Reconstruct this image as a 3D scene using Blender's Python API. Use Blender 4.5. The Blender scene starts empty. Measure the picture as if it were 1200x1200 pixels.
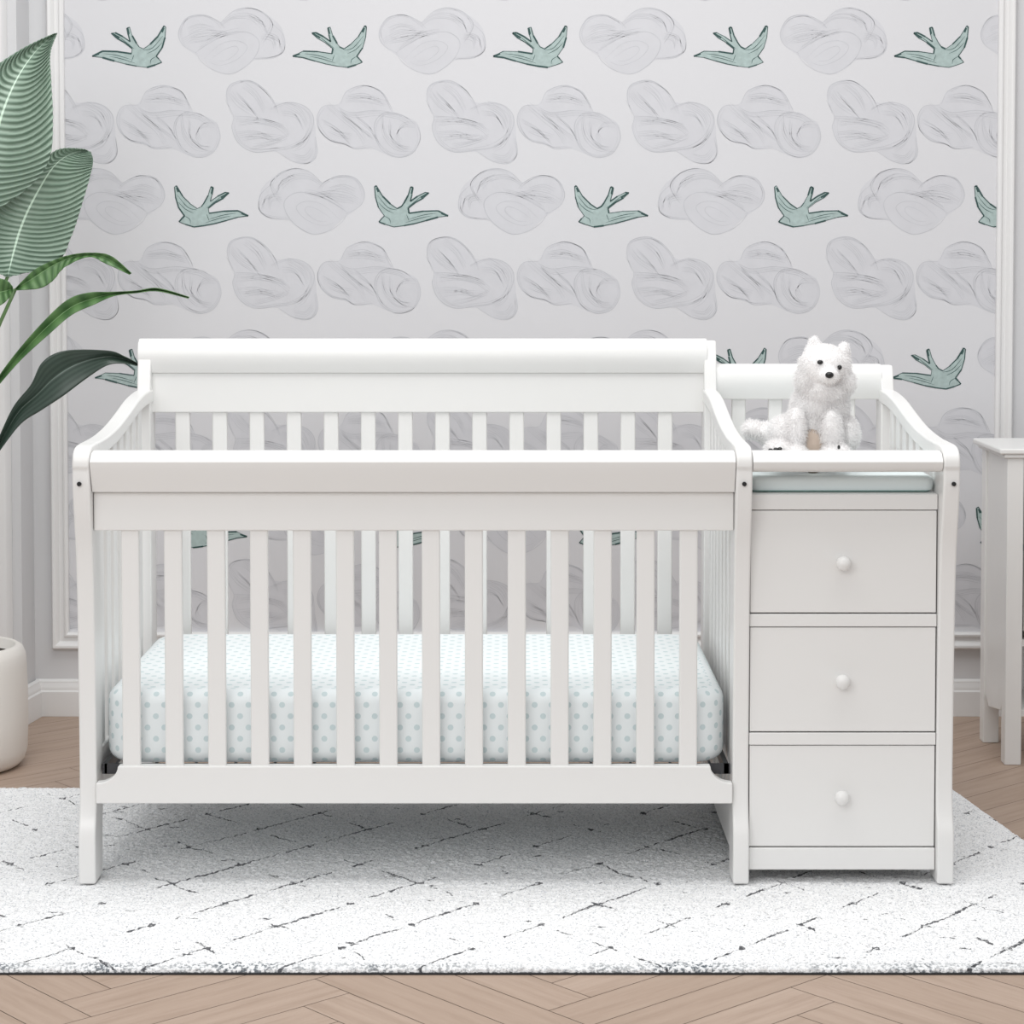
import bpy, bmesh, math, random
import numpy as np
from math import sin, cos, pi, radians, tan
from mathutils import Vector, Matrix
random.seed(7); RNG = np.random.default_rng(7)
C = bpy.context.scene.collection

# ------------------------------------------------------------------ camera model
F = 2542.0; H = 1.30; TH = radians(2.5); PY = 297 + F*tan(TH)
def at(px, py, Y):                     # point of the photo at distance Y -> metres
    x = (px-600)/F; y = (py-PY)/F
    r = (x, cos(TH)-y*sin(TH), -sin(TH)-y*cos(TH)); t = Y/r[1]
    return Vector((r[0]*t, Y, H+r[2]*t))

# ------------------------------------------------------------------ materials
def new_mat(name, col, rough=.5, spec=.5):
    m = bpy.data.materials.new(name); m.use_nodes = True
    b = m.node_tree.nodes['Principled BSDF']
    b.inputs['Base Color'].default_value = (*col, 1); b.inputs['Roughness'].default_value = rough
    b.inputs['Specular IOR Level'].default_value = spec
    return m, m.node_tree.nodes, m.node_tree.links, b
def math_node(N, L, op, a, b=None, c=None):
    n = N.new('ShaderNodeMath'); n.operation = op
    for i, v in enumerate((a, b, c)):
        if v is None: continue
        if isinstance(v, (int, float)): n.inputs[i].default_value = v
        else: L.new(v, n.inputs[i])
    return n.outputs[0]
def mix(N, L, fac, a, b):
    n = N.new('ShaderNodeMix'); n.data_type = 'RGBA'
    if isinstance(fac, (int, float)): n.inputs[0].default_value = fac
    else: L.new(fac, n.inputs[0])
    for i, v in ((6, a), (7, b)):
        if isinstance(v, tuple): n.inputs[i].default_value = (*v, 1)
        else: L.new(v, n.inputs[i])
    return n.outputs[2]
def noise(N, L, scale, detail=3, vec=None, coord='Object', rough=.5):
    n = N.new('ShaderNodeTexNoise'); n.inputs['Scale'].default_value = scale
    n.inputs['Detail'].default_value = detail; n.inputs['Roughness'].default_value = rough
    if vec is None:
        t = N.new('ShaderNodeTexCoord'); vec = t.outputs[coord]
    L.new(vec, n.inputs['Vector']); return n.outputs['Fac']
def ramp(N, L, fac, stops):
    n = N.new('ShaderNodeValToRGB'); L.new(fac, n.inputs[0]); e = n.color_ramp.elements
    e[0].position, e[0].color = stops[0][0], (*stops[0][1], 1)
    e[1].position, e[1].color = stops[-1][0], (*stops[-1][1], 1)
    for p, c in stops[1:-1]:
        k = e.new(p); k.color = (*c, 1)
    return n.outputs[0]
def bump(N, L, b, h, strength=.2, dist=.002):
    n = N.new('ShaderNodeBump'); n.inputs['Strength'].default_value = strength
    n.inputs['Distance'].default_value = dist; L.new(h, n.inputs['Height']); L.new(n.outputs[0], b.inputs['Normal'])
def simple(name, col, rough=.5, var=.03, scale=8, bs=.05, spec=.5):
    m, N, L, b = new_mat(name, col, rough, spec)
    f = noise(N, L, scale)
    L.new(mix(N, L, f, tuple(max(0, c*(1-var)) for c in col), tuple(min(1, c*(1+var)) for c in col)), b.inputs['Base Color'])
    bump(N, L, b, noise(N, L, scale*12), bs, .0008)
    return m
M = {}
M['paint'] = simple('white_lacquer', (.80,.795,.78), .33, .01, 3, .02, .4)
M['wall'] = simple('wall_paint', (.65,.65,.66), .6, .015, 2, .05)
M['trim'] = simple('trim_paint', (.78,.775,.77), .4, .01, 2, .02)
M['black'] = simple('black_gloss', (.01,.01,.01), .25)
M['dark'] = simple('dark_metal', (.06,.06,.065), .45)
M['paper'] = simple('wallpaper_ground', (.672,.670,.688), .75, .012, 2, .03, .2)
M['cloud'] = simple('wallpaper_cloud_wash', (.622,.622,.648), .75, .05, 22, .03, .2)
M['pencil'] = simple('wallpaper_pencil', (.54,.545,.57), .8, .16, 30, .03, .2)
M['bird'] = simple('wallpaper_bird', (.40,.49,.475), .7, .25, 70, .03, .2)
M['ink'] = simple('wallpaper_ink', (.05,.095,.09), .7, .2, 60, .03, .2)
M['pot'] = simple('cream_ceramic', (.80,.765,.72), .5, .02, 6, .05)
M['soil'] = simple('soil', (.06,.045,.03), .9, .4, 60, .5)
M['pad'] = simple('pad_vinyl', (.80,.88,.885), .4, .02, 5, .03)
M['pad_shade'] = simple('pad_underside_shade', (.30,.50,.46), .5)  # shading of the pad's underside, painted as a dark aqua band
M['gapwood'] = simple('floor_gap', (.13,.095,.075), .8)
M['contact_shadow'] = simple('rug_contact_shadow', (.03,.03,.032), .9)  # near-black for the painted shadow line under the rug
M['furbase'] = simple('plush_white', (.93,.92,.915), .9, .02, 40, .3, .1)
M['beige'] = simple('plush_hind_shade', (.52,.43,.36), .9, .2, 60, .3, .1)
M['petiole'] = simple('stem_green', (.12,.22,.08), .45, .2, 20, .1)

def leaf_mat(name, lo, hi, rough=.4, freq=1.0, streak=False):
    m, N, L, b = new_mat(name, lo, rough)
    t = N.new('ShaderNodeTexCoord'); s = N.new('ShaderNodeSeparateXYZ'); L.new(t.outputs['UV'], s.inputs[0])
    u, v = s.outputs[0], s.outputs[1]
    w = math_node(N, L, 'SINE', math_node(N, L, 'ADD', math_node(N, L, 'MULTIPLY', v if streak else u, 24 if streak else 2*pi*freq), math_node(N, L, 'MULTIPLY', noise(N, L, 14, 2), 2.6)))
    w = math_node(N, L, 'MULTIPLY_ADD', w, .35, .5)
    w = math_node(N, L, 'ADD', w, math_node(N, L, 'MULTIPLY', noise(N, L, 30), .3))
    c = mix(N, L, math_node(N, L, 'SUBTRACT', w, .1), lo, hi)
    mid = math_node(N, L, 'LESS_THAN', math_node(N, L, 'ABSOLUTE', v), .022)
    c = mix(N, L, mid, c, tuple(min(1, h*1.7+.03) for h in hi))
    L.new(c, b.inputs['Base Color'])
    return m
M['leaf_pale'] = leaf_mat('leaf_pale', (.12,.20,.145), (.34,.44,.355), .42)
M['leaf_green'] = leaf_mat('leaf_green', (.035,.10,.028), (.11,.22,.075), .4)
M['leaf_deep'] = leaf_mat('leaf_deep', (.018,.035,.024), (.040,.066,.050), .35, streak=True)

def wood_mat():
    m, N, L, b = new_mat('oak_planks', (.4,.3,.24), .5, .35)
    t = N.new('ShaderNodeTexCoord'); mp = N.new('ShaderNodeMapping'); mp.inputs['Scale'].default_value = (2.2, 26, 1)
    L.new(t.outputs['UV'], mp.inputs[0])
    g = noise(N, L, 1.6, 6, mp.outputs[0], rough=.6)
    mp2 = N.new('ShaderNodeMapping'); mp2.inputs['Scale'].default_value = (9, 160, 1); L.new(t.outputs['UV'], mp2.inputs[0])
    g2 = noise(N, L, 1.0, 3, mp2.outputs[0])
    base = ramp(N, L, g, [(.25,(.34,.245,.185)), (.5,(.445,.335,.265)), (.75,(.50,.385,.31))])
    a = N.new('ShaderNodeAttribute'); a.attribute_name = 'tone'
    base = mix(N, L, math_node(N, L, 'MULTIPLY', a.outputs['Fac'], .35), base, (.36,.26,.195))
    base = mix(N, L, math_node(N, L, 'MULTIPLY', g2, .25), base, (.37,.27,.20))
    L.new(base, b.inputs['Base Color']); bump(N, L, b, g2, .15, .001)
    return m
M['wood'] = wood_mat()

def sheet_mat():
    m, N, L, b = new_mat('dotted_sheet', (.8,.85,.87), .85, .2)
    t = N.new('ShaderNodeTexCoord'); s = N.new('ShaderNodeSeparateXYZ'); L.new(t.outputs['UV'], s.inputs[0])
    P = .0345
    def dots(ox, oy):
        x = math_node(N, L, 'SUBTRACT', math_node(N, L, 'FRACT', math_node(N, L, 'ADD', math_node(N, L, 'DIVIDE', s.outputs[0], P), ox)), .5)
        y = math_node(N, L, 'SUBTRACT', math_node(N, L, 'FRACT', math_node(N, L, 'ADD', math_node(N, L, 'DIVIDE', s.outputs[1], P*1.35), oy)), .5)
        y = math_node(N, L, 'MULTIPLY', y, 1.35)
        d = math_node(N, L, 'SQRT', math_node(N, L, 'ADD', math_node(N, L, 'MULTIPLY', x, x), math_node(N, L, 'MULTIPLY', y, y)))
        return math_node(N, L, 'LESS_THAN', d, .175)
    d = math_node(N, L, 'MAXIMUM', dots(0, 0), dots(.5, .5))
    L.new(mix(N, L, d, (.83,.875,.885), (.60,.70,.715)), b.inputs['Base Color'])
    bump(N, L, b, noise(N, L, 14), .3, .01)
    return m
M['sheet'] = sheet_mat()

def rug_mat():
    m, N, L, b = new_mat('shaggy_rug', (.85,.85,.85), .95, .1)
    t = N.new('ShaderNodeTexCoord'); s = N.new('ShaderNodeSeparateXYZ'); L.new(t.outputs['Object'], s.inputs[0])
    wob = math_node(N, L, 'MULTIPLY_ADD', noise(N, L, 9, 2), .05, -.025)
    X = math_node(N, L, 'ADD', s.outputs[0], wob)
    Y = math_node(N, L, 'ADD', s.outputs[1], math_node(N, L, 'MULTIPLY', wob, .6))
    c = .70; P = .185
    u = math_node(N, L, 'ADD', math_node(N, L, 'MULTIPLY', X, .745), math_node(N, L, 'MULTIPLY', Y, -.667))
    v = math_node(N, L, 'ADD', math_node(N, L, 'MULTIPLY', X, .745), math_node(N, L, 'MULTIPLY', Y, .667))
    def line(q, ofs):
        f = math_node(N, L, 'FRACT', math_node(N, L, 'ADD', math_node(N, L, 'DIVIDE', q, P), ofs))
        return math_node(N, L, 'MULTIPLY', math_node(N, L, 'ABSOLUTE', math_node(N, L, 'SUBTRACT', f, .5)), P)
    du, dv = line(u, .18), line(v, .4)
    n1 = noise(N, L, 7, 2); n2 = noise(N, L, 11, 3)
    lu = math_node(N, L, 'MULTIPLY', math_node(N, L, 'LESS_THAN', du, math_node(N, L, 'MULTIPLY_ADD', n2, .012, -.0036)), math_node(N, L, 'GREATER_THAN', n1, .485))
    n3 = noise(N, L, 6.3, 2, rough=.7)
    lv = math_node(N, L, 'MULTIPLY', math_node(N, L, 'LESS_THAN', dv, math_node(N, L, 'MULTIPLY_ADD', n2, .012, -.0036)), math_node(N, L, 'GREATER_THAN', n3, .54))
    # short knots where the lines cross
    kn = math_node(N, L, 'LESS_THAN', math_node(N, L, 'ADD', du, dv), .011)
    kn = math_node(N, L, 'MULTIPLY', kn, math_node(N, L, 'LESS_THAN', math_node(N, L, 'ABSOLUTE', math_node(N, L, 'SUBTRACT', du, dv)), .012))
    # random short ticks
    mp = N.new('ShaderNodeMapping'); mp.inputs['Scale'].default_value = (14, 60, 1); L.new(t.outputs['Object'], mp.inputs[0])
    tick = math_node(N, L, 'GREATER_THAN', noise(N, L, 1, 1, mp.outputs[0]), .745)
    ln = math_node(N, L, 'MAXIMUM', math_node(N, L, 'MAXIMUM', lu, lv), math_node(N, L, 'MAXIMUM', kn, tick))
    brk = ramp(N, L, noise(N, L, 90, 2), [(.36,(.2,)*3), (.50,(1,)*3)])
    ln = math_node(N, L, 'MULTIPLY', math_node(N, L, 'MULTIPLY', ln, brk), .9)
    sp = ramp(N, L, noise(N, L, 260, 2), [(.33,(.55,.57,.60)), (.45,(.90,.90,.90)), (.6,(.94,.94,.94))])
    # flecked yarn along the bound front edge
    ed = math_node(N, L, 'LESS_THAN', s.outputs[1], math_node(N, L, 'MULTIPLY_ADD', noise(N, L, 40, 3), .05, .0))
    ef = ramp(N, L, noise(N, L, 150, 3), [(.42,(.10,.12,.14)), (.54,(.88,.89,.90))])
    col = mix(N, L, math_node(N, L, 'MULTIPLY', ed, ramp(N, L, noise(N, L, 5, 2), [(.40,(.15,)*3), (.6,(.9,)*3)])), sp, ef)
    col = mix(N, L, ln, col, (.035,.037,.045))
    L.new(col, b.inputs['Base Color']); bump(N, L, b, noise(N, L, 220, 3), .6, .004)
    return m
M['rug'] = rug_mat()
def fur_mat():
    m, N, L, b = new_mat('plush_fur', (.88,.87,.86), .85, .1)
    c = mix(N, L, noise(N, L, 30), (.90,.88,.875), (.97,.97,.97))
    L.new(c, b.inputs['Base Color'])
    tr = N.new('ShaderNodeBsdfTranslucent'); L.new(c, tr.inputs[0]); mx = N.new('ShaderNodeMixShader'); mx.inputs[0].default_value = .45
    L.new(b.outputs[0], mx.inputs[1]); L.new(tr.outputs[0], mx.inputs[2]); L.new(mx.outputs[0], N['Material Output'].inputs[0])
    return m
M['fur'] = fur_mat()

# ------------------------------------------------------------------ mesh helpers
def box(bm, x0, x1, y0, y1, z0, z1, mi=0):
    v = [bm.verts.new(p) for p in ((x0,y0,z0),(x1,y0,z0),(x1,y1,z0),(x0,y1,z0),(x0,y0,z1),(x1,y0,z1),(x1,y1,z1),(x0,y1,z1))]
    for f in ((3,2,1,0),(4,5,6,7),(0,1,5,4),(1,2,6,5),(2,3,7,6),(3,0,4,7)):
        bm.faces.new([v[i] for i in f]).material_index = mi
def prism(bm, pts, axis, a, b):
    def P(p, t): return (t,p[0],p[1]) if axis=='x' else ((p[0],t,p[1]) if axis=='y' else (p[0],p[1],t))
    A = [bm.verts.new(P(p,a)) for p in pts]; B = [bm.verts.new(P(p,b)) for p in pts]
    bm.faces.new(A); bm.faces.new(B[::-1]); n = len(pts)
    for i in range(n): bm.faces.new((A[i], B[i], B[(i+1)%n], A[(i+1)%n]))
    bmesh.ops.recalc_face_normals(bm, faces=bm.faces)
def lathe(bm, prof, cx, cy, cz, n=32, axis='z'):
    rings = []
    for r, h in prof:
        if r < 1e-6:
            q = (cx,cy,cz+h) if axis=='z' else (cx,cy+h,cz)
            rings.append([bm.verts.new(q)]); continue
        ring = []
        for i in range(n):
            a = 2*pi*i/n
            q = (cx+r*cos(a), cy+r*sin(a), cz+h) if axis=='z' else (cx+r*cos(a), cy+h, cz+r*sin(a))
            ring.append(bm.verts.new(q))
        rings.append(ring)
    for A, B in zip(rings, rings[1:]):
        for i in range(n):
            j = (i+1)%n
            if len(A)==1 and len(B)==1: continue
            if len(A)==1: bm.faces.new((A[0],B[i],B[j]))
            elif len(B)==1: bm.faces.new((A[i],A[j],B[0]))
            else: bm.faces.new((A[i],A[j],B[j],B[i]))
    bmesh.ops.recalc_face_normals(bm, faces=bm.faces)
def tube(bm, pts, rad, n=10):
    pts = [Vector(p) for p in pts]; rings = []
    for i, p in enumerate(pts):
        d = (pts[min(i+1,len(pts)-1)]-pts[max(i-1,0)]).normalized()
        a = d.orthogonal().normalized() if i==0 else (rings_a - d*rings_a.dot(d)).normalized()
        rings_a = a; b = d.cross(a); r = rad(i/(len(pts)-1)) if callable(rad) else rad
        rings.append([bm.verts.new(p+a*r*cos(2*pi*k/n)+b*r*sin(2*pi*k/n)) for k in range(n)])
    for A, B in zip(rings, rings[1:]):
        for k in range(n): bm.faces.new((A[k],A[(k+1)%n],B[(k+1)%n],B[k]))
    bm.faces.new(rings[0][::-1]); bm.faces.new(rings[-1])
def obj(name, bm, mats, parent=None, bev=0, smooth=False, seg=3):
    me = bpy.data.meshes.new(name); bm.to_mesh(me); bm.free()
    for m in (mats if isinstance(mats, list) else [mats]): me.materials.append(m)
    o = bpy.data.objects.new(name, me); C.objects.link(o)
    if parent is not None:
        me.transform(Matrix.Translation(-root_loc(parent))); o.parent = parent
    if smooth:
        for p in me.polygons: p.use_smooth = True
    if bev:
        b = o.modifiers.new('Bevel', 'BEVEL'); b.width = bev; b.segments = seg; b.limit_method = 'ANGLE'; b.angle_limit = radians(40)
        b.harden_normals = True
        for p in me.polygons: p.use_smooth = True
    return o
def root_loc(p):
    v = Vector((0,0,0))
    while p is not None: v += p.location; p = p.parent
    return v
def thing(name, label, cat, loc=(0,0,0), group=None):
    o = bpy.data.objects.new(name, None); C.objects.link(o); o.location = loc; o.empty_display_size = .1
    return tag(o, label, cat, group)
def tag(o, label, cat, group=None):
    o['label'] = label; o['category'] = cat
    if group: o['group'] = group
    return o
def struct(o): o['kind'] = 'structure'; return o
def bx(name, mat, parent, x0, x1, y0, y1, z0, z1, bev=.002):
    bm = bmesh.new(); box(bm, x0,x1,y0,y1,z0,z1); return obj(name, bm, mat, parent, bev)
def px_(name, mat, parent, pts, axis, a, b, bev=.002):
    bm = bmesh.new(); prism(bm, pts, axis, a, b); return obj(name, bm, mat, parent, bev)
def catmull(P, n=8, closed=False):
    P = [tuple(p) for p in P]; out = []; m = len(P)
    rng = range(m if closed else m-1)
    for i in rng:
        g = (lambda k: P[k%m]) if closed else (lambda k: P[min(max(k,0),m-1)])
        p0,p1,p2,p3 = g(i-1),g(i),g(i+1),g(i+2)
        for s in range(n):
            t = s/n
            out.append(tuple(.5*((2*b)+(-a+c)*t+(2*a-5*b+4*c-d)*t*t+(-a+3*b-3*c+d)*t**3) for a,b,c,d in zip(p0,p1,p2,p3)))
    if not closed: out.append(P[-1])
    return out

# ------------------------------------------------------------------ room shell
WY = 6.06
# floor: herringbone oak
def make_floor():
    bm = bmesh.new(); uvl = bm.loops.layers.uv.new('UVMap'); tone = bm.faces.layers.float.new('tone')
    box(bm, -3.2, 3.4, 1.2, WY+.05, -.03, -.0025, 1)
    Lp, Wp = .60, .10; g = .0008; ang = radians(42)
    ca, sa = cos(ang), sin(ang)
    def plank(x, y, horiz):
        cs = [(x+g,y+g),(x+Lp-g,y+g),(x+Lp-g,y+Wp-g),(x+g,y+Wp-g)] if horiz else [(x+g,y+g),(x+Wp-g,y+g),(x+Wp-g,y+Lp-g),(x+g,y+Lp-g)]
        w = [(a*ca-b*sa, a*sa+b*ca) for a,b in cs]
        w = [(a+.13, b+3.6) for a,b in w]
        mx = sum(p[0] for p in w)/4; my = sum(p[1] for p in w)/4
        if not (-3.0<mx<3.2 and 1.5<my<WY-.0+.3): return
        vs = [bm.verts.new((a, b, 0)) for a,b in w]
        f = bm.faces.new(vs); f[tone] = random.random(); ou, ov = random.random()*40, random.random()*40
        loc = cs
        for lp, (a,b) in zip(f.loops, loc):
            lp[uvl].uv = ((a,b) if horiz else (b,a))[0]+ou, ((a,b) if horiz else (b,a))[1]+ov
    n = int(Lp/Wp)
    for i in range(-70, 70):
        for j in range(-10, 10):
            # herringbone lattice
            x0 = i*Wp + j*Lp*2*0; 
            bx0 = i*Wp + 2*j*Lp; by0 = i*Wp
            plank(bx0, by0, True)
            plank(bx0+Lp, by0-(Lp-Wp), False)
    bmesh.ops.bisect_plane(bm, geom=bm.verts[:]+bm.edges[:]+bm.faces[:], plane_co=(0,WY+.04,0), plane_no=(0,1,0), clear_outer=True)
    return struct(obj('floor', bm, [M['wood'], M['gapwood']]))
make_floor()

# back wall with inset wallpaper
wb = struct(bx('wall_back', M['wall'], None, -1.345, 2.6, WY, WY+.1, 0, 2.7, 0))
wl = bmesh.new(); prism(wl, [(-3.0,5.94),(-1.35,5.94),(-1.335,WY+.1),(-3.0,WY+.1)], 'z', 0, 2.7)
struct(obj('wall_left', wl, M['wall']))
S = .002368
def wx(px): return (px-600)*S
def make_wallpaper():
    bm = bmesh.new(); mats = [M['paper'], M['cloud'], M['pencil'], M['bird'], M['ink']]
    X0, X1, Z0, Z1 = -1.243, 1.35, .22, 2.5
    box(bm, X0, X1, WY-.002, WY+.001, Z0, Z1, 0)
    bm2 = bmesh.new()
    def clipped(pts): return all(X0+.001 < p[0] < X1-.001 and p[1] > Z0 for p in pts)
    def poly(pts, mi, lay):
        # clip against the frame
        def clip(P, ax, lim, sgn):
            out = []
            for i in range(len(P)):
                a, b = P[i], P[(i+1)%len(P)]
                ia, ib = (a[ax]-lim)*sgn >= 0, (b[ax]-lim)*sgn >= 0
                if ia: out.append(a)
                if ia != ib:
                    t = (lim-a[ax])/(b[ax]-a[ax]); out.append(tuple(a[k]+t*(b[k]-a[k]) for k in range(2)))
            return out
        P = clip(clip(pts, 0, X0, 1), 0, X1, -1) if pts else []
        if len(P) < 3: return
        vs = [bm.verts.new((p[0], WY-.002-lay*.0002, p[1])) for p in P]
        try: f = bm.faces.new(vs)
        except ValueError: return
        f.material_index = mi
        f.normal_update()
        if f.normal.y > 0: f.normal_flip()
        bmesh.ops.triangulate(bm, faces=[f]) if len(P) > 4 else None
    def stroke(pts, w, mi, lay, taper=True):
        n = len(pts)
        L_, R_ = [], []
        for i in range(n):
            a, b = pts[max(i-1,0)], pts[min(i+1,n-1)]
            dx, dz = b[0]-a[0], b[1]-a[1]; q = math.hypot(dx,dz) or 1
            k = w*.5*(min(1, .25+2.2*min(i, n-1-i)/n) if taper else 1)
            L_.append((pts[i][0]-dz/q*k, pts[i][1]+dx/q*k)); R_.append((pts[i][0]+dz/q*k, pts[i][1]-dx/q*k))
        for i in range(n-1): poly([L_[i],L_[i+1],R_[i+1],R_[i]], mi, lay)
    BIRD = [(46,66),(58,60),(75,60.5),(92,63),(93,57),(84,50),(75,45),(68.5,39),(73,38.5),(82,43),(90.5,49),(88.5,41),(87,33),(90,32),(93,42),(98,51),(101,55),(106,57.5),(114,52),(123,43),(130.5,30.5),(132.5,32),(131.5,44),(128,56),(121,66),(124,69),(127.5,73),(120,76),(110,79),(98,77.5),(85,75),(72,71.5),(58,67.5)]
    FEAT = [[(60,63),(75,65),(92,70)],[(66,66),(80,69),(96,74)],[(106,59),(117,56),(129,42)],[(110,63),(120,58),(128,50)],[(76,42),(86,50),(95,57)],[(95,64),(92,72)],[(121,66),(115,70),(114,75)]]
    def bird(cx, cz, flip):
        T = lambda p: (cx + (-1 if flip else 1)*(p[0]-88.5)*S, cz - (p[1]-55)*S)
        P = [T(p) for p in BIRD]; poly(P, 3, 3)
        for a, b in zip(P, P[1:]+P[:1]): stroke([a,b], .0024*random.uniform(.5,2.0), 4, 5, False)
        for f in FEAT: stroke([T(p) for p in catmull(f, 4)], .0017, 4, 4)
        for tip in (((46,66),(54,63)),((130,33),(128,38)),((87.5,33),(89,40)),((69.5,39.5),(78,44.5))): stroke([T(tip[0]),T(tip[1])], .005, 4, 4, False)
    # clouds: lobe outlines in photo-sized units
    A = dict(c=(855,190), fill=[(600,150),(640,80),(720,70),(800,100),(860,50),(930,36),(1010,60),(1090,130),(1100,230),(1050,272),(960,280),(930,300),(850,345),(770,330),(700,270),(620,210)],
        ln=[[(690,250),(620,210),(600,150),(640,82),(720,68),(790,98),(820,130)],[(800,105),(860,50),(930,34),(1000,55),(1045,105),(1035,150),(1000,200)],[(1045,110),(1095,160),(1100,230),(1050,268),(955,275)],[(680,245),(740,205),(830,160),(920,148),(978,185),(975,240),(930,300),(850,345),(770,330),(710,290),(680,245)],
        [(690,235),(790,175),(880,155)],[(620,180),(680,150),(760,140),(830,150)],[(720,275),(800,205),(880,190),(925,220),(880,275),(800,305),(745,290)],[(760,270),(820,230),(870,215),(880,240),(830,280),(780,285)],[(800,120),(860,85),(940,90),(990,130)],[(640,130),(700,110),(770,125)],[(990,180),(1040,190),(1050,230)],[(930,60),(990,90),(1010,140)],[(650,200),(720,190),(800,160)],[(1020,150),(1070,170),(1080,220)]])
    B = dict(c=(545,570), fill=[(400,490),(330,500),(300,550),(310,610),(360,660),(430,675),(480,700),(560,700),(610,720),(680,740),(750,715),(785,650),(770,580),(700,540),(650,520),(600,430),(520,405),(440,430)],
        ln=[[(400,495),(330,500),(300,550),(310,610),(360,660),(430,678),(480,700),(560,692)],[(410,490),(440,430),(520,403),(600,430),(640,490),(655,525)],[(765,590),(700,542),(620,530),(572,575),(575,650),(610,710),(680,740),(750,718),(785,650),(770,585)],[(400,505),(460,530),(560,520),(640,525)],[(345,505),(420,570),(480,620),(520,680)],[(320,560),(390,600),(450,660)],[(600,560),(610,640),(660,700),(720,715)],[(640,560),(640,630),(690,680),(740,690)],[(760,600),(700,600),(670,640),(690,680)],[(440,450),(520,440),(600,470)],[(430,480),(520,480),(620,500)],[(410,520),(480,580),(560,640)],[(350,620),(400,640),(460,655)],[(480,540),(540,590),(570,640)],[(620,550),(680,560),(730,590)]])
    D = dict(c=(1015,575), fill=[(805,470),(810,410),(850,383),(920,380),(980,420),(1030,480),(1110,480),(1180,505),(1218,570),(1225,660),(1230,725),(1190,765),(1120,760),(1040,712),(930,712),(860,670),(830,600),(838,545)],
        ln=[[(800,470),(838,545),(830,600),(860,670),(930,712),(1030,705),(1120,690),(1190,640),(1215,560),(1180,503),(1110,480),(1050,492),(1010,512)],[(830,535),(808,470),(812,415),(850,385),(920,380),(985,420),(1030,480),(1050,535)],[(1040,710),(1120,758),(1190,765),(1230,722),(1222,640)],[(840,545),(950,552),(1070,582)],[(860,590),(950,580),(1040,600),(1090,640)],[(850,620),(940,615),(1020,640)],[(880,660),(960,650),(1060,660)],[(850,430),(900,480),(950,540)],[(880,410),(940,460),(980,530)],[(1060,520),(1120,530),(1160,590)],[(1080,500),(1150,540),(1180,600)],[(1110,690),(1160,660),(1190,600)],[(920,700),(1010,680),(1090,650)],[(1110,720),(1170,730),(1205,690)],[(820,450),(860,500),(930,545)]])
    def cloud(K, cx, cz, flip=False, k=1.0):
        T = lambda p: (cx + (-1 if flip else 1)*(p[0]-K['c'][0])/4*S*k, cz - (p[1]-K['c'][1])/4*S*k)
        poly([T(p) for p in catmull(K['fill'], 3, True)], 1, 1)
        for i, l in enumerate(K['ln']):
            stroke([T(p) for p in catmull(l, 6)], .0023 if i < 4 else .0015, 2, 2)
            if i >= 3 and len(l) < 6:
                for q in (10, 19, 29):
                    o = [(p[0]+q*.35+random.uniform(-4,4), p[1]+q*(.8 if i % 2 else -.8)+random.uniform(-3,3)) for p in l]
                    stroke([T(p) for p in catmull(o, 4)], .0011, 2, 2)
            elif i < 3:
                cc = K['c']
                for q in (.955, .90):
                    mx = sum(p[0] for p in l)/len(l); my = sum(p[1] for p in l)/len(l)
                    o = [(mx+(p[0]-mx)*q+random.uniform(-5,5), my+(p[1]-my)*q+random.uniform(-4,4)) for p in l[1:]]
                    stroke([T(p) for p in catmull(o, 5)], .0010, 2, 2)
    per = 235.3
    rows = [(-50,'D'),(48,'A'),(142,'B'),(236,'L'),(325,'B'),(425,'A'),(519,'B'),(612,'L'),(702,'B')]
    for py, kind in rows:
        z = at(600, py, WY).z
        wx = lambda q: (q-600)*S*(1.010 if py > 550 else 1)
        for k in range(-1, 6):
            if kind == 'A':
                cloud(A, wx(272+per*k), z, False, .99); bird(wx(150+per*k), at(600, py+7, WY).z, False)
            elif kind == 'L':
                cloud(A, wx(128+per*k), z, True, .99); bird(wx(247+per*k), at(600, py+6, WY).z, True)
            else:
                cloud(B, wx(197+per*k), z, False, 1.0); cloud(D, wx(317+per*k), z-.004, False, 1.0)
    o = obj('wallpaper', bm, mats); struct(o); o.parent = wb
    return o
make_wallpaper()

# picture-frame moulding around the wallpaper: mitred profile
def moulding(name, x0, x1, z0, z1, y, w, parent=None):
    prof = [(0,0),(0,.016),(.006,.022),(.012,.020),(.014,.012),(.026,.012),(.030,.020),(.036,.026),(.043,.026),(w,.018),(w,0)]
    bm = bmesh.new(); cs = [(x0,z0,-1,-1),(x1,z0,1,-1),(x1,z1,1,1),(x0,z1,-1,1)]; R = []
    for cx, cz, sx, sz in cs: R.append([bm.verts.new((cx+sx*a, y-d, cz+sz*a)) for a, d in prof])
    for k in range(4):
        A, B = R[k], R[(k+1)%4]
        for i in range(len(prof)-1): bm.faces.new((A[i],B[i],B[i+1],A[i+1]))
    bmesh.ops.recalc_face_normals(bm, faces=bm.faces)
    return struct(obj(name, bm, M['trim'], parent, .0015))
moulding('trim_1', -1.243, 1.35, .238, 2.5, WY, .048)
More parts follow.
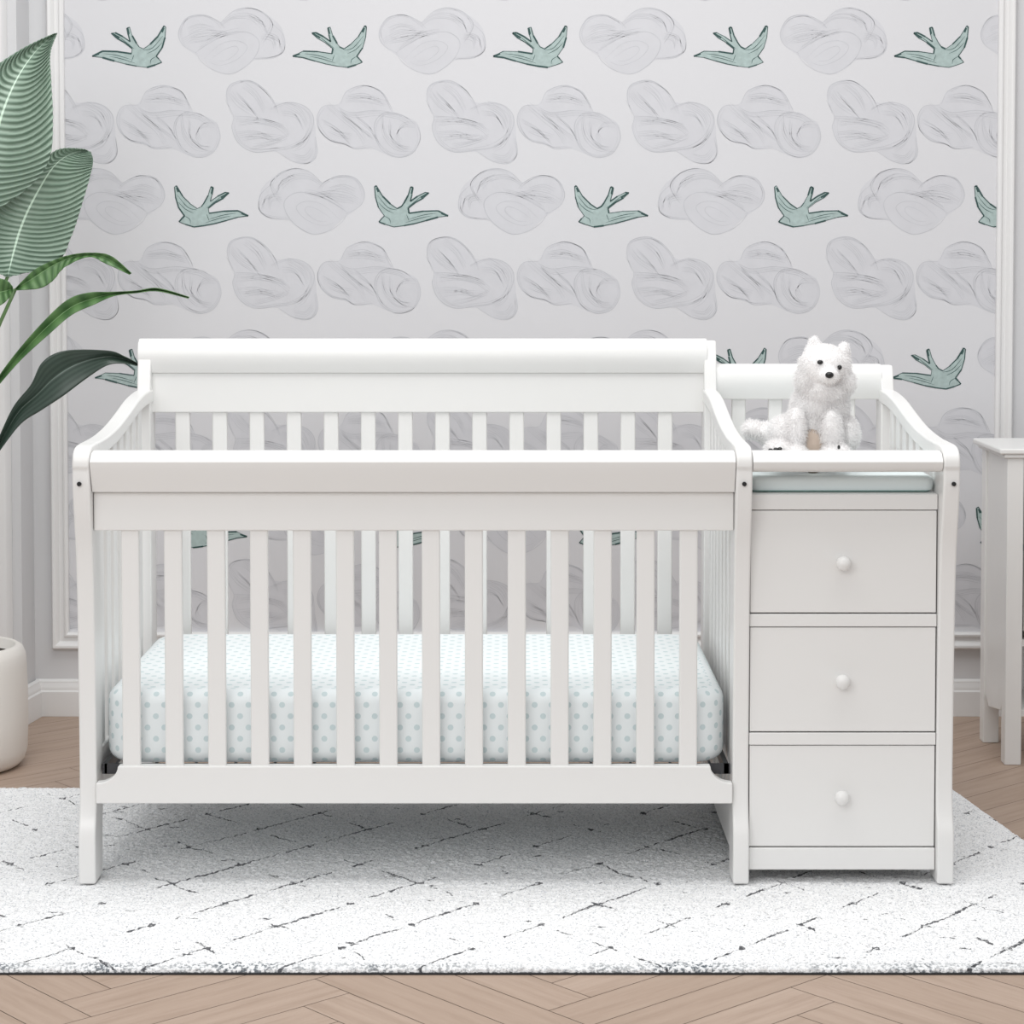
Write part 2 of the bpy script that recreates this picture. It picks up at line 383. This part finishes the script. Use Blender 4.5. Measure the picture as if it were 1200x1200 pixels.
# baseboards
def bprof(t=.018): return [(0,0),(-t,0),(-t,.07),(-t+.004,.074),(-t+.004,.084),(-t+.010,.092),(-t+.010,.098),(0,.104)]
px_('baseboard_back', M['trim'], None, [(WY+a, b) for a, b in bprof()], 'x', -1.34, 2.6, .001)['kind'] = 'structure'
bm = bmesh.new(); P0 = Vector((-1.335, WY, 0)); P1 = Vector((-1.352, 5.94, 0)); d = (P1-P0).normalized(); nrm = Vector((-d.y, d.x, 0)); nrm = nrm if nrm.x > 0 else -nrm
A = [bm.verts.new(P0 + nrm*(-a) + Vector((0,0,b))) for a, b in bprof()]; B_ = [bm.verts.new(P1 - d*(-.018) + nrm*(-a) + Vector((0,0,b))) for a, b in bprof()]
for i in range(len(A)): bm.faces.new((A[i],B_[i],B_[(i+1)%len(A)],A[(i+1)%len(A)]))
bm.faces.new(A); bm.faces.new(B_); bmesh.ops.recalc_face_normals(bm, faces=bm.faces)
struct(obj('baseboard_left', bm, M['trim'], None, .001))
# door/window casing at far left
px_('trim_2', M['trim'], None, [(-1.50,5.94),(-1.50,5.915),(-1.40,5.905),(-1.385,5.905),(-1.378,5.915),(-1.375,5.94)], 'z', 0, 2.6, .002)['kind'] = 'structure'

# ------------------------------------------------------------------ crib with changing table
PW = M['paint']
crib = thing('crib', 'white wooden baby crib with slatted sides and attached three drawer changing table', 'crib', (0,4.75,.0155))
ZB = .0155                       # feet stand on the rug
def zt(z): return z
CAP = [(4.425,.819),(4.425,.878),(4.418,.892),(4.402,.900),(4.372,.902),(4.350,.898),(4.338,.888),(4.334,.882),(4.336,.872),(4.345,.850),(4.352,.834),(4.358,.819)]
def side(name, x0, x1, backtop, low=.155):
    e = bx(name, PW, crib, x0+.004, x1-.004, 4.45, 5.09, low-.095, low, .003)
    bx('end_upper_board', PW, crib, x0+.006, x1-.006, 4.45, 5.09, low-.0955+.0, low-.09, .001) if False else None     # lower stretcher of the end panel
    # curved sleigh-shaped top rail
    top = catmull([(4.335,.868),(4.337,.888),(4.350,.904),(4.376,.912),(4.44,.914),(4.55,.917),(4.68,.928),(4.80,.946),(4.93,.968),(5.04,.978),(5.15,.980)], 5)
    under = [(y, z-.032) for y, z in top if y > 4.44][::-1]
    poly = [(y, z-.0004) for y, z in top if y > 4.425] + under + [(4.43,.86)]
    px_('top_rail', PW, crib, poly, 'x', x0, x1, .005)
    edge = [(4.337,.868),(4.338,.83),(4.348,.77),(4.364,.70),(4.374,.60),(4.380,.45),(4.384,.30),(4.384,.20),(4.378,.155),(4.368,.125),(4.366,.09),(4.368,ZB)]
    fl = catmull(edge, 4) + [(4.448,ZB),(4.452,.13),(4.458,.17),(4.458,.87)] + [q for q in top if q[0] < 4.45][::-1][:-1]
    px_('leg', PW, crib, fl, 'x', x0, x1, .005)
    px_('leg', PW, crib, [(5.085,ZB),(5.16,ZB),(5.16,backtop-.01),(5.15,backtop),(5.112,backtop),(5.105,backtop-.01),(5.085,.97)], 'x', x0+.002, x1-.002, .003)
    for k in range(7):
        y = 4.515 + k*.0795
        bx('slat', PW, crib, (x0+x1)/2-.008, (x0+x1)/2+.008, y-.02, y+.02, low-.01, .888+max(0,min(y-4.6,.33))*.17, .003)
    return e
XL, XM, XR = (-.883,-.848), (.450,.483), (.866,.900)
side('end_rail', *XL, 1.097, .275); side('end_rail', *XM, 1.094); side('end_rail', *XR, 1.036)
def bolts(x):
    bm = bmesh.new(); lathe(bm, [(0,0),(.0045,0),(.0045,.004),(0,.004)], x, 4.332, .838, 16, 'y')
    o = obj('bolt', bm, M['black'], crib); o['label'] = 'small dark bolt head'
for x in (-.868, .466, .886): bolts(x)
# front of the crib
fx0, fx1 = -.847, .449
px_('front_top_rail', PW, crib, CAP, 'x', fx0, fx1, .001)
bx('front_upper_board', PW, crib, fx0, fx1, 4.372, 4.398, .739, .8175, .003)
cove = lambda cx, s: [(cx+s*.038*cos(a), .258 - .001 + .0*a - .035*sin(a)) for a in [radians(t) for t in range(0, 91, 10)]]
pts = [(fx0,.181),(fx1,.181),(fx1,.223)] + [(fx1-.045*sin(a), .223+.035*(1-cos(a))) for a in [radians(t) for t in range(10, 91, 10)]]
pts += [(fx0+.045*sin(a), .223+.035*(1-cos(a))) for a in [radians(t) for t in range(90, 0, -10)]] + [(fx0,.223)]
px_('front_bottom_rail', PW, crib, pts, 'y', 4.370, 4.396, .003)
for k in range(14):
    x = -.775 + k*.0872
    bx('slat', PW, crib, x-.0185, x+.0185, 4.377, 4.392, .25, .745, .004)
# back of the crib
OY = .742
def capback(z0, z1, x0, x1, oy=5.098):
    h = z1-z0
    P = [(oy+.06,z0),(oy+.06,z1-.018),(oy+.052,z1-.006),(oy+.038,z1),(oy+.020,z1-.001),(oy+.008,z1-.010),(oy,z1-.028),(oy,z1-.045),(oy+.004,z0+.02),(oy+.012,z0)]
    return px_('back_top_rail', PW, crib, P, 'x', x0, x1, .002)
capback(1.018, 1.099, -.8815, .460)
bx('back_upper_board', PW, crib, -.857, .460, 5.116, 5.142, .924, 1.019, .003)
bx('back_bottom_rail', PW, crib, -.857, .460, 5.116, 5.142, .19, .27, .003)
for k in range(14):
    x = -.780 + k*.0879
    bx('slat', PW, crib, x-.0175, x+.0175, 5.121, 5.136, .262, .93, .004)
# back of the changing table
capback(.956, 1.039, .460, .872)
for k in range(4):
    x = .5365 + k*.0865
    bx('slat', PW, crib, x-.0165, x+.0165, 5.121, 5.136, .80, .962, .004)
# spring base below the mattress
bm = bmesh.new()
for k in range(16): tube(bm, [(-.82+.082*k,4.44,.243),(-.82+.082*k,5.07,.243)], .003, 6)
for a in ((-.84,4.43,.45,4.44),(-.84,5.07,.45,5.08),(-.845,4.43,-.835,5.08),(.437,4.43,.447,5.08)): box(bm, a[0],a[2],a[1],a[3],.228,.248)
o = obj('mattress_support', bm, M['dark'], crib); o['label'] = 'dark metal spring support frame'
# changer: rail, cabinet, drawers
cx0, cx1 = .484, .865
px_('changer_front_rail', PW, crib, [(y, z if z > .86 else .860+(z-.819)*.1) for y, z in CAP], 'x', cx0, cx1, .001)
cab = bmesh.new()
box(cab, cx0, cx1, 4.392, 5.115, .795, .812)
box(cab, cx0, cx0+.016, 4.42, 5.10, .05, .796); box(cab, cx1-.016, cx1, 4.42, 5.10, .05, .796)
box(cab, cx0+.0165, cx1-.0165, 5.095, 5.105, .05, .795)
obj('cabinet_body', cab, PW, crib, .001)
for n_, z0, z1 in (('cabinet_rail',.7795,.811),('cabinet_rail',.5405,.5665),('cabinet_rail',.2975,.3225)):
    bx(n_, PW, crib, cx0, cx1, 4.388, 4.412, z0, z1, .002)
bx('cabinet_bottom_rail', PW, crib, cx0, cx1, 4.386, 4.412, .040, .0855, .003)
for z0, z1, kz in ((.569,.777,.672),(.325,.538,.430),(.088,.295,.192)):
    d = bx('drawer', PW, crib, cx0+.0012, cx1-.0016, 4.390, 4.409, z0+.0003, z1+.0008, .0012)
    bm = bmesh.new(); box(bm, cx0+.02, cx1-.02, 4.4095, 4.98, z0+.012, z1-.03)
    obj('drawer_box', bm, PW, d)
    bm = bmesh.new(); lathe(bm, [(0,-.0305),(.006,-.030),(.0118,-.0265),(.0152,-.020),(.0145,-.014),(.010,-.010),(.0072,-.007),(.0075,-.003),(.010,0),(0,0)], .672, 4.391, kz, 28, 'y')
    obj('knob', bm, PW, d, 0, True)

# ------------------------------------------------------------------ mattress with a fitted sheet
def rounded_block(name, mats, x0,x1,y0,y1,z0,z1, rc, re, parent=None, uv=True, mi_low=None):
    bm = bmesh.new(); uvl = bm.loops.layers.uv.new('UVMap')
    ring2 = []
    for cx, cy, a0 in ((x1-rc,y1-rc,0),(x0+rc,y1-rc,90),(x0+rc,y0+rc,180),(x1-rc,y0+rc,270)):
        for t in range(0, 91, 9): ring2.append((cx,cy,radians(a0+t)))
    prof = [(0,re*.9,z0+0.0)] and [(rc, z0)]     # start placeholder
    levels = []
    for t in range(0, 91, 15): levels.append((re*(1-sin(radians(t))), z0+re*(1-cos(radians(t)))))
    for q in (.25,.5,.75): levels.append((0, z0+re+(z1-z0-2*re)*q))
    for t in range(0, 91, 15): levels.append((re*(1-cos(radians(t))), z1-re+re*sin(radians(t))))
    R = []
    for ins, z in levels:
        R.append([bm.verts.new((cx+(rc-ins)*cos(a), cy+(rc-ins)*sin(a), z)) for cx,cy,a in ring2])
    n = len(ring2); s = [0]
    for i in range(n):
        a, b = R[8][i].co, R[8][(i+1)%n].co; s.append(s[-1]+(b-a).length)
    v = [0]
    for k in range(len(levels)-1): v.append(v[-1]+math.hypot(levels[k+1][0]-levels[k][0], levels[k+1][1]-levels[k][1]))
    for k in range(len(R)-1):
        for i in range(n):
            f = bm.faces.new((R[k][i],R[k][(i+1)%n],R[k+1][(i+1)%n],R[k+1][i])); f.smooth = True
            for lp, (u_, v_) in zip(f.loops, ((s[i],v[k]),(s[i+1],v[k]),(s[i+1],v[k+1]),(s[i],v[k+1]))): lp[uvl].uv = (u_, v_)
            if mi_low is not None and k < 3: f.material_index = mi_low
    for ring, sg in ((R[-1],1),(R[0],-1)):
        f = bm.faces.new(ring if sg>0 else ring[::-1])
        for lp in f.loops: lp[uvl].uv = (lp.vert.co.x, lp.vert.co.y)
    return obj(name, bm, mats, parent)
m = rounded_block('mattress', M['sheet'], -.838, .440, 4.408, 5.095, .252, .405, .07, .028)
tag(m, 'crib mattress in a white fitted sheet with pale aqua dots', 'mattress')
p = rounded_block('changing_pad', [M['pad'], M['pad_shade']], .486, .8635, 4.415, 4.98, .8125, .846, .02, .012, mi_low=1)
tag(p, 'pale aqua changing pad lying on top of the drawer cabinet', 'changing pad')

# ------------------------------------------------------------------ rug
def make_rug():
    nx, ny = 960, 470; y0, y1 = 3.862, 5.19
    u = np.linspace(0,1,nx); v = np.linspace(0,1,ny); U, V = np.meshgrid(u, v)
    Yc = y0+(y1-y0)*V
    xr = 1.250 - (Yc-3.86)*.142; xl = -1.62 - (Yc-3.86)*.0
    X = xl+(xr-xl)*U
    h = RNG.random((ny,nx)); k = (h+np.roll(h,1,0)+np.roll(h,1,1)+np.roll(h,-1,1)+np.roll(h,-1,0))/5
    g = np.kron(RNG.random((ny//5+1, nx//5+1)), np.ones((5,5)))[:ny,:nx]
    Z = .0115 + .006*(k-.5) + .0015*g
    ex = np.minimum(U, 1-U)*2.8/.012; ey = np.minimum(V, 1-V)*1.33/.012; e = np.clip(np.minimum(ex, ey), 0, 1)
    Z = .004 + (Z-.004)*(.45+.55*np.sqrt(e))
    X = X + .0015*(RNG.random((ny,nx))-.5)*2; Yc = Yc + .0022*(RNG.random((ny,nx))-.5)*2
    co = np.stack([X, Yc-y0, Z], -1).reshape(-1,3).astype(np.float32)
    nb = len(co)
    bt = co.copy().reshape(ny,nx,3)
    rim = np.concatenate([np.arange(nx), np.arange(1,ny)*nx+nx-1, (ny-1)*nx+np.arange(nx-2,-1,-1), np.arange(ny-2,0,-1)*nx])
    low = co[rim].copy(); low[:,2] = .0005
    ins = low.copy(); c_ = ins[:,:2].mean(0)
    co = np.vstack([co, low])
    i = np.arange(ny-1)[:,None]*nx + np.arange(nx-1)[None,:]
    q = np.stack([i, i+1, i+nx+1, i+nx], -1).reshape(-1,4)
    nr = len(rim); a = np.arange(nr); b = (a+1)%nr
    q2 = np.stack([rim[b], rim[a], nb+a, nb+b], -1)
    q = np.vstack([q, q2]).astype(np.int32)
    me = bpy.data.meshes.new('rug'); me.vertices.add(len(co)); me.vertices.foreach_set('co', co.ravel())
    me.loops.add(q.size); me.loops.foreach_set('vertex_index', q.ravel())
    me.polygons.add(len(q)); me.polygons.foreach_set('loop_start', np.arange(0,q.size,4,dtype=np.int32))
    me.polygons.foreach_set('loop_total', np.full(len(q),4,dtype=np.int32))
    mi = np.zeros(len(q), dtype=np.int32); me.materials.append(M['rug']); me.materials.append(M['contact_shadow'])
    me.polygons.foreach_set('material_index', mi); me.update(); me.validate()
    o = bpy.data.objects.new('rug', me); o.location = (0, y0, 0); C.objects.link(o)
    tag(o, 'large white shaggy rug with broken dark diamond lines under the crib', 'rug')
    bm = bmesh.new(); box(bm, -1.62, 1.245, y0-.004, y0+.02, .0003, .0035)  # dark strip painting the contact shadow along the front edge
    w = obj('rug_contact_shadow', bm, M['contact_shadow'], o); w['label'] = 'thin dark strip painted as the shadow under the front edge'
make_rug()

# ------------------------------------------------------------------ plush bear
def make_bear():
    bY = 4.50
    root = thing('plush_bear', 'fluffy white plush bear sitting on the changing pad', 'stuffed toy', (.655, bY, .850))
    def E(px, py, dy, rx, ry, rz): # ellipsoid at photo place
        p = at(px, py, bY+dy); return (p, (rx,ry,rz))
    parts = [
        E(958,500,.03,.066,.062,.062), E(961,476,.02,.058,.052,.055), E(964,458,.01,.050,.048,.040),   # body, chest, ruff
        E(966,430,.0,.050,.046,.046), E(971,440,-.042,.021,.026,.018), E(946,445,.0,.024,.026,.026), E(989,448,0,.022,.026,.024),
        E(933,506,-.035,.017,.021,.050), E(974,508,-.035,.020,.021,.050), E(932,531,-.058,.020,.028,.016), E(974,533,-.058,.021,.028,.016),
        E(922,508,.02,.036,.055,.036), E(990,508,.03,.026,.052,.036), E(912,527,-.045,.025,.034,.018), E(985,531,-.05,.016,.03,.016),
        E(898,506,.09,.026,.026,.017), E(882,503,.10,.020,.020,.0165), E(908,515,.08,.025,.025,.018),
        E(954,404,.01,.0125,.009,.019), E(989.5,410,.01,.0115,.009,.018), E(951,413,.01,.015,.012,.016), E(988,418,.01,.015,.012,.015)]
    bm = bmesh.new()
    for c, r in parts:
        T = Matrix.Translation(c) @ Matrix.Diagonal((*r,1)); bmesh.ops.create_icosphere(bm, subdivisions=3, radius=1, matrix=T)
    o = obj('tmp', bm, M['furbase'])
    rm = o.modifiers.new('r', 'REMESH'); rm.mode = 'VOXEL'; rm.voxel_size = .004
    sm = o.modifiers.new('s', 'SMOOTH'); sm.iterations = 6; sm.factor = .5
    dg = bpy.context.evaluated_depsgraph_get(); me = bpy.data.meshes.new_from_object(o.evaluated_get(dg))
    bpy.data.objects.remove(o)
    zmin = min(v.co.z for v in me.vertices); 
    for v in me.vertices:
        if v.co.z < .8515: v.co.z = .8515
    # collect fur samples in world space
    me.calc_loop_triangles(); V = np.array([v.co[:] for v in me.vertices]); T = np.array([t.vertices[:] for t in me.loop_triangles])
    a, b, c = V[T[:,0]], V[T[:,1]], V[T[:,2]]; nn = np.cross(b-a, c-a); ar = np.linalg.norm(nn,axis=1)/2; nn /= (2*ar[:,None]+1e-12)
    N_ = 46000; idx = RNG.choice(len(T), N_, p=ar/ar.sum()); r1, r2 = RNG.random(N_), RNG.random(N_); s1 = np.sqrt(r1)
    P = (1-s1)[:,None]*a[idx] + (s1*(1-r2))[:,None]*b[idx] + (s1*r2)[:,None]*c[idx]; Nn = nn[idx]
    keep = P[:,2] > .856
    face_c = np.array(at(969,433,bY-.05)[:]); 
    P, Nn = P[keep], Nn[keep]; n = len(P)
    dist = np.linalg.norm(P-face_c, axis=1)
    ln = np.where(dist < .042, .004, .011) * RNG.uniform(.6,1.25,n)
    ln = np.where(P[:,2] > at(0,418,bY).z, np.minimum(ln,.006), ln)
    ln = np.where(P[:,2] < .885, np.minimum(ln,.006), ln)
    D = Nn + RNG.normal(0,.35,(n,3)); D[:,2] -= .35; D /= np.linalg.norm(D,axis=1)[:,None]
    D2 = D.copy(); D2[:,2] -= .5; D2 /= np.linalg.norm(D2,axis=1)[:,None]
    S_ = np.cross(D, RNG.normal(0,1,(n,3))); S_ /= np.linalg.norm(S_,axis=1)[:,None]; wd = .00045
    p0 = P - Nn*.0008; pm = P+D*ln[:,None]*.55; pt = pm+D2*ln[:,None]*.45
    VV = np.stack([p0-S_*wd, p0+S_*wd, pm+S_*wd*.8, pm-S_*wd*.8, pt], 1).reshape(-1,3)
    VV[:,2] = np.maximum(VV[:,2], .852)
    base = np.arange(n)*5
    faces = []
    for k in base: faces.append((k,k+1,k+2,k+3)); faces.append((k+3,k+2,k+4))
    off = np.array(root.location)
    me.transform(Matrix.Translation(-root.location)); me.name = 'body'
    me.materials.clear(); me.materials.append(M['furbase'])
    for p in me.polygons: p.use_smooth = True
    bo = bpy.data.objects.new('body', me); C.objects.link(bo); bo.parent = root
    fm = bpy.data.meshes.new('fur'); fm.from_pydata((VV-off).tolist(), [], faces); fm.materials.append(M['fur'])
    for p in fm.polygons: p.use_smooth = True
    fo = bpy.data.objects.new('fur', fm); C.objects.link(fo); fo.parent = root; fo['kind'] = 'stuff'
    def ball(name, px, py, dy, r, mat, label):
        bm = bmesh.new(); bmesh.ops.create_icosphere(bm, subdivisions=3, radius=1, matrix=Matrix.Translation(at(px,py,bY+dy)) @ Matrix.Diagonal((*r,1)))
        q = obj(name, bm, mat, root, 0, True); q['label'] = label
    ball('eye', 961, 424.5, -.0445, (.0062,.005,.0048), M['black'], 'black eye')
    ball('eye', 984, 430.5, -.0425, (.0048,.005,.0052), M['black'], 'black eye')
    ball('nose', 972, 439.5, -.068, (.0088,.007,.0068), M['black'], 'black nose')
    for x_, y_ in ((903,527.5),(909,526.5),(914,526)): ball('claw', x_, y_, -.083, (.0050,.006,.0038), M['black'], 'black claw')
    ball('claw', 983, 524, -.085, (.003,.006,.0045), M['black'], 'black claw')
    ball('hind_shade_patch', 953, 528, -.022, (.032,.022,.048), M['beige'], 'shaded hind fur painted as a beige patch between the front legs')  # hind fur in shade, put in as a beige ellipsoid
make_bear()

# ------------------------------------------------------------------ tall leafy plant in a pot
PX, PYY = -1.402, 5.45
plant = thing('potted_plant', 'tall tropical plant with broad ribbed green leaves in a cream pot', 'plant', (PX,PYY,0))
bm = bmesh.new()
lathe(bm, [(0,0),(.13,0),(.150,.006),(.163,.02),(.170,.045),(.173,.12),(.172,.20),(.170,.26),(.168,.285),(.160,.303),(.148,.310),(.140,.308),(.138,.28),(0,.28)], PX, PYY, 0, 64)
obj('pot', bm, M['pot'], plant, 0, True)
bm = bmesh.new(); lathe(bm, [(0,.287),(.08,.289),(.136,.283),(0,.2805)], PX, PYY, 0, 32); obj('soil', bm, M['soil'], plant, 0, True)
def leaf(mids, rights, lefts, mat, Y0, dYs, ribs, fold=.03, corr=.003, label=None, sweep=0):
    n = 8 if len(mids) < 9 else 6
    mm, rr, ll = catmull(mids, n), catmull(rights, n), catmull(lefts, n)
    ys = catmull([(d,) for d in dYs], n)
    # resample finely
    def fine(P, k=6):
        o_ = []
        for a, b in zip(P, P[1:]):
            for t in range(k): o_.append(tuple(x+(y-x)*t/k for x, y in zip(a,b)))
        return o_+[P[-1]]
    mm, rr, ll, ys = map(fine, (mm, rr, ll, ys)); nt = len(mm); nw = 9
    bm = bmesh.new(); uvl = bm.loops.layers.uv.new('UVMap'); G = []; UV = []
    for i in range(nt):
        t = i/(nt-1); row, ur = [], []
        for s_ in np.linspace(-1, 1, 2*nw+1):
            a = abs(s_); ie = min(nt-1, int(i + sweep*nt*a**1.5*4*t*(1-t)))
            e = rr[ie] if s_ >= 0 else ll[ie]
            # veins sweep towards the tip near the edge
            px = mm[i][0]+(e[0]-mm[i][0])*a; py = mm[i][1]+(e[1]-mm[i][1])*a
            y = Y0 + ys[i][0] - fold*a*(1-.35*a) + corr*sin(2*pi*ribs*t)*min(1,a*3)
            row.append(bm.verts.new(at(px, py, y))); ur.append((t*ribs, s_))
        G.append(row); UV.append(ur)
    for i in range(nt-1):
        for j in range(2*nw):
            f = bm.faces.new((G[i][j],G[i][j+1],G[i+1][j+1],G[i+1][j])); f.smooth = True
            for lp, uv in zip(f.loops, (UV[i][j],UV[i][j+1],UV[i+1][j+1],UV[i+1][j])): lp[uvl].uv = uv
    bmesh.ops.remove_doubles(bm, verts=bm.verts, dist=1e-5)
    o = obj('leaf', bm, mat, plant)
    s = o.modifiers.new('Solidify', 'SOLIDIFY'); s.thickness = .0014
    if label: o['label'] = label
    return o
def stem(px, py, Y, r=.006, bend=.06):
    e = at(px, py, Y); b = Vector((PX+random.uniform(-.03,.03), PYY+random.uniform(-.03,.03), .27))
    pts = []
    for k in range(13):
        t = k/12; q = b.lerp(e, t); q.x -= bend*sin(pi*t); pts.append(q)
    bm = bmesh.new(); tube(bm, pts, lambda t: r*(1.5-.8*t)); obj('stem', bm, M['petiole'], plant, 0, True)
# broad upper leaf
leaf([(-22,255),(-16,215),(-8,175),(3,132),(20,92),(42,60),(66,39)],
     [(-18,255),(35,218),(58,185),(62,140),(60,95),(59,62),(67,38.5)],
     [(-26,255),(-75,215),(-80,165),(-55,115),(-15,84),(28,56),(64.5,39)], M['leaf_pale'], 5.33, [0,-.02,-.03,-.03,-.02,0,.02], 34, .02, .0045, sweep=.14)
# folded second leaf
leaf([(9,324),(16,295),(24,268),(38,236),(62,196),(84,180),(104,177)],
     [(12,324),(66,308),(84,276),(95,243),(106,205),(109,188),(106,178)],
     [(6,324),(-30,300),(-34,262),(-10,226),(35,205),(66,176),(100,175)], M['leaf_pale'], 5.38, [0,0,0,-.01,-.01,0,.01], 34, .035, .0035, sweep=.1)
# small arched leaf
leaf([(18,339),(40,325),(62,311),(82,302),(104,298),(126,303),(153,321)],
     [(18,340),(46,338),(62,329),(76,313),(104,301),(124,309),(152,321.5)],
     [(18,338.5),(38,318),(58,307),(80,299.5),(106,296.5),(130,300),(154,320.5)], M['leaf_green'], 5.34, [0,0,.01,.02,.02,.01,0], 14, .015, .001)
# long narrow leaf
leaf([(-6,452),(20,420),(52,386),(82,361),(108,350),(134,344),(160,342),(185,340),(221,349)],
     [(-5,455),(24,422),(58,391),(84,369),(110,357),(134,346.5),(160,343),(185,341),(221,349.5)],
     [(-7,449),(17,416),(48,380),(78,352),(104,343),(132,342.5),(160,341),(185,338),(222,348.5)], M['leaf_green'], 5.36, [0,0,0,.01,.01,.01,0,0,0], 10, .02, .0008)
# deep green drooping leaf
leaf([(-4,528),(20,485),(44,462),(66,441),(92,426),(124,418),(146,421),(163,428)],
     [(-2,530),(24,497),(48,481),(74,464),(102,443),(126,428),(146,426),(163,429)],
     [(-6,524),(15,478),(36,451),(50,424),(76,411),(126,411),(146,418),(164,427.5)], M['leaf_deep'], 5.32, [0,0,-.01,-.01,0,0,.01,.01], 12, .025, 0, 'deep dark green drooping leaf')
# rolled young leaf
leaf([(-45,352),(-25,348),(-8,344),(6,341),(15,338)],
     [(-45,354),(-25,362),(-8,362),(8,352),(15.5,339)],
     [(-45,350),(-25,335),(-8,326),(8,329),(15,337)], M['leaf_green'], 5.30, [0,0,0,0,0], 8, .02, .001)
for a in ((-22,255,5.33),(9,324,5.38),(18,339,5.34),(-6,452,5.36),(-4,528,5.32),(-45,352,5.30)): stem(*a, bend=.09)

# ------------------------------------------------------------------ nightstand at the right edge
ns = thing('nightstand', 'white wooden nightstand with short legs cut off by the right picture edge', 'nightstand', (1.50,5.60,0))
n0, n1, y0, y1 = 1.252, 1.75, 5.462, 5.76
bx('tabletop', PW, ns, n0-.022, n1+.022, y0-.012, y1+.015, .793, .808, .005)
bx('tabletop_moulding', PW, ns, n0-.010, n1+.010, y0-.007, y1+.005, .783, .7935, .004)
for x in (n0, n1-.042):
    for y in (y0, y1-.045): bx('leg', PW, ns, x, x+.042, y, y+.045, 0, .784, .003)
px_('side_panel', PW, ns, [(y0+.044,.17),(y0+.08,.125),(y1-.08,.105),(y1-.044,.13),(y1-.044,.784),(y0+.044,.784)], 'x', n0+.006, n0+.022, .002)
bx('side_panel', PW, ns, n1-.022, n1-.006, y0+.044, y1-.044, .12, .784, .002)
bx('back_panel', PW, ns, n0+.042, n1-.042, y1-.02, y1-.008, .12, .784, .001)
for z in (.12, .30): bx('shelf', PW, ns, n0+.024, n1-.024, y0+.02, y1-.022, z, z+.018, .002)
for z0, z1 in ((.56,.765),(.34,.545)):
    d = bx('drawer', PW, ns, n0+.048, n1-.048, y0+.012, y0+.032, z0, z1, .003)
    bm = bmesh.new(); lathe(bm, [(0,-.026),(.010,-.024),(.014,-.017),(.008,-.008),(.008,0),(0,0)], (n0+n1)/2, y0+.012, (z0+z1)/2, 20, 'y'); obj('knob', bm, M['dark'], d, 0, True)

# ------------------------------------------------------------------ light and camera
w = bpy.data.worlds.new('World'); bpy.context.scene.world = w; w.use_nodes = True
w.node_tree.nodes['Background'].inputs[0].default_value = (.97,.98,1,1); w.node_tree.nodes['Background'].inputs[1].default_value = .62
def area(name, loc, rot, sx, sy, power, col=(1,1,1)):
    l = bpy.data.lights.new(name, 'AREA'); l.shape = 'RECTANGLE'; l.size = sx; l.size_y = sy; l.energy = power; l.color = col
    o = bpy.data.objects.new(name, l); C.objects.link(o); o.location = loc; o.rotation_euler = rot
area('ceiling_light', (.1,4.1,3.3), (radians(4),0,0), 3.2, 1.6, 62, (1,.995,.98))
area('fill_light', (-1.3,.9,2.45), (radians(63),0,radians(-17)), 2.4, 1.8, 50, (1,1,1))  # unseen fill lamp, added to brighten from the upper left
cam = bpy.data.cameras.new('camera'); co_ = bpy.data.objects.new('camera', cam); C.objects.link(co_)
co_.location = (0,0,H); co_.rotation_euler = (radians(90)-TH, 0, 0)
cam.sensor_width = 36; cam.lens = F/1200*36; cam.shift_y = -(600-PY)/1200; cam.clip_start = .05
sc = bpy.context.scene; sc.camera = co_
vs = sc.view_settings; vs.view_transform = 'Standard'; vs.look = 'None'; vs.gamma = 1; vs.use_curve_mapping = False; vs.exposure = 0.0
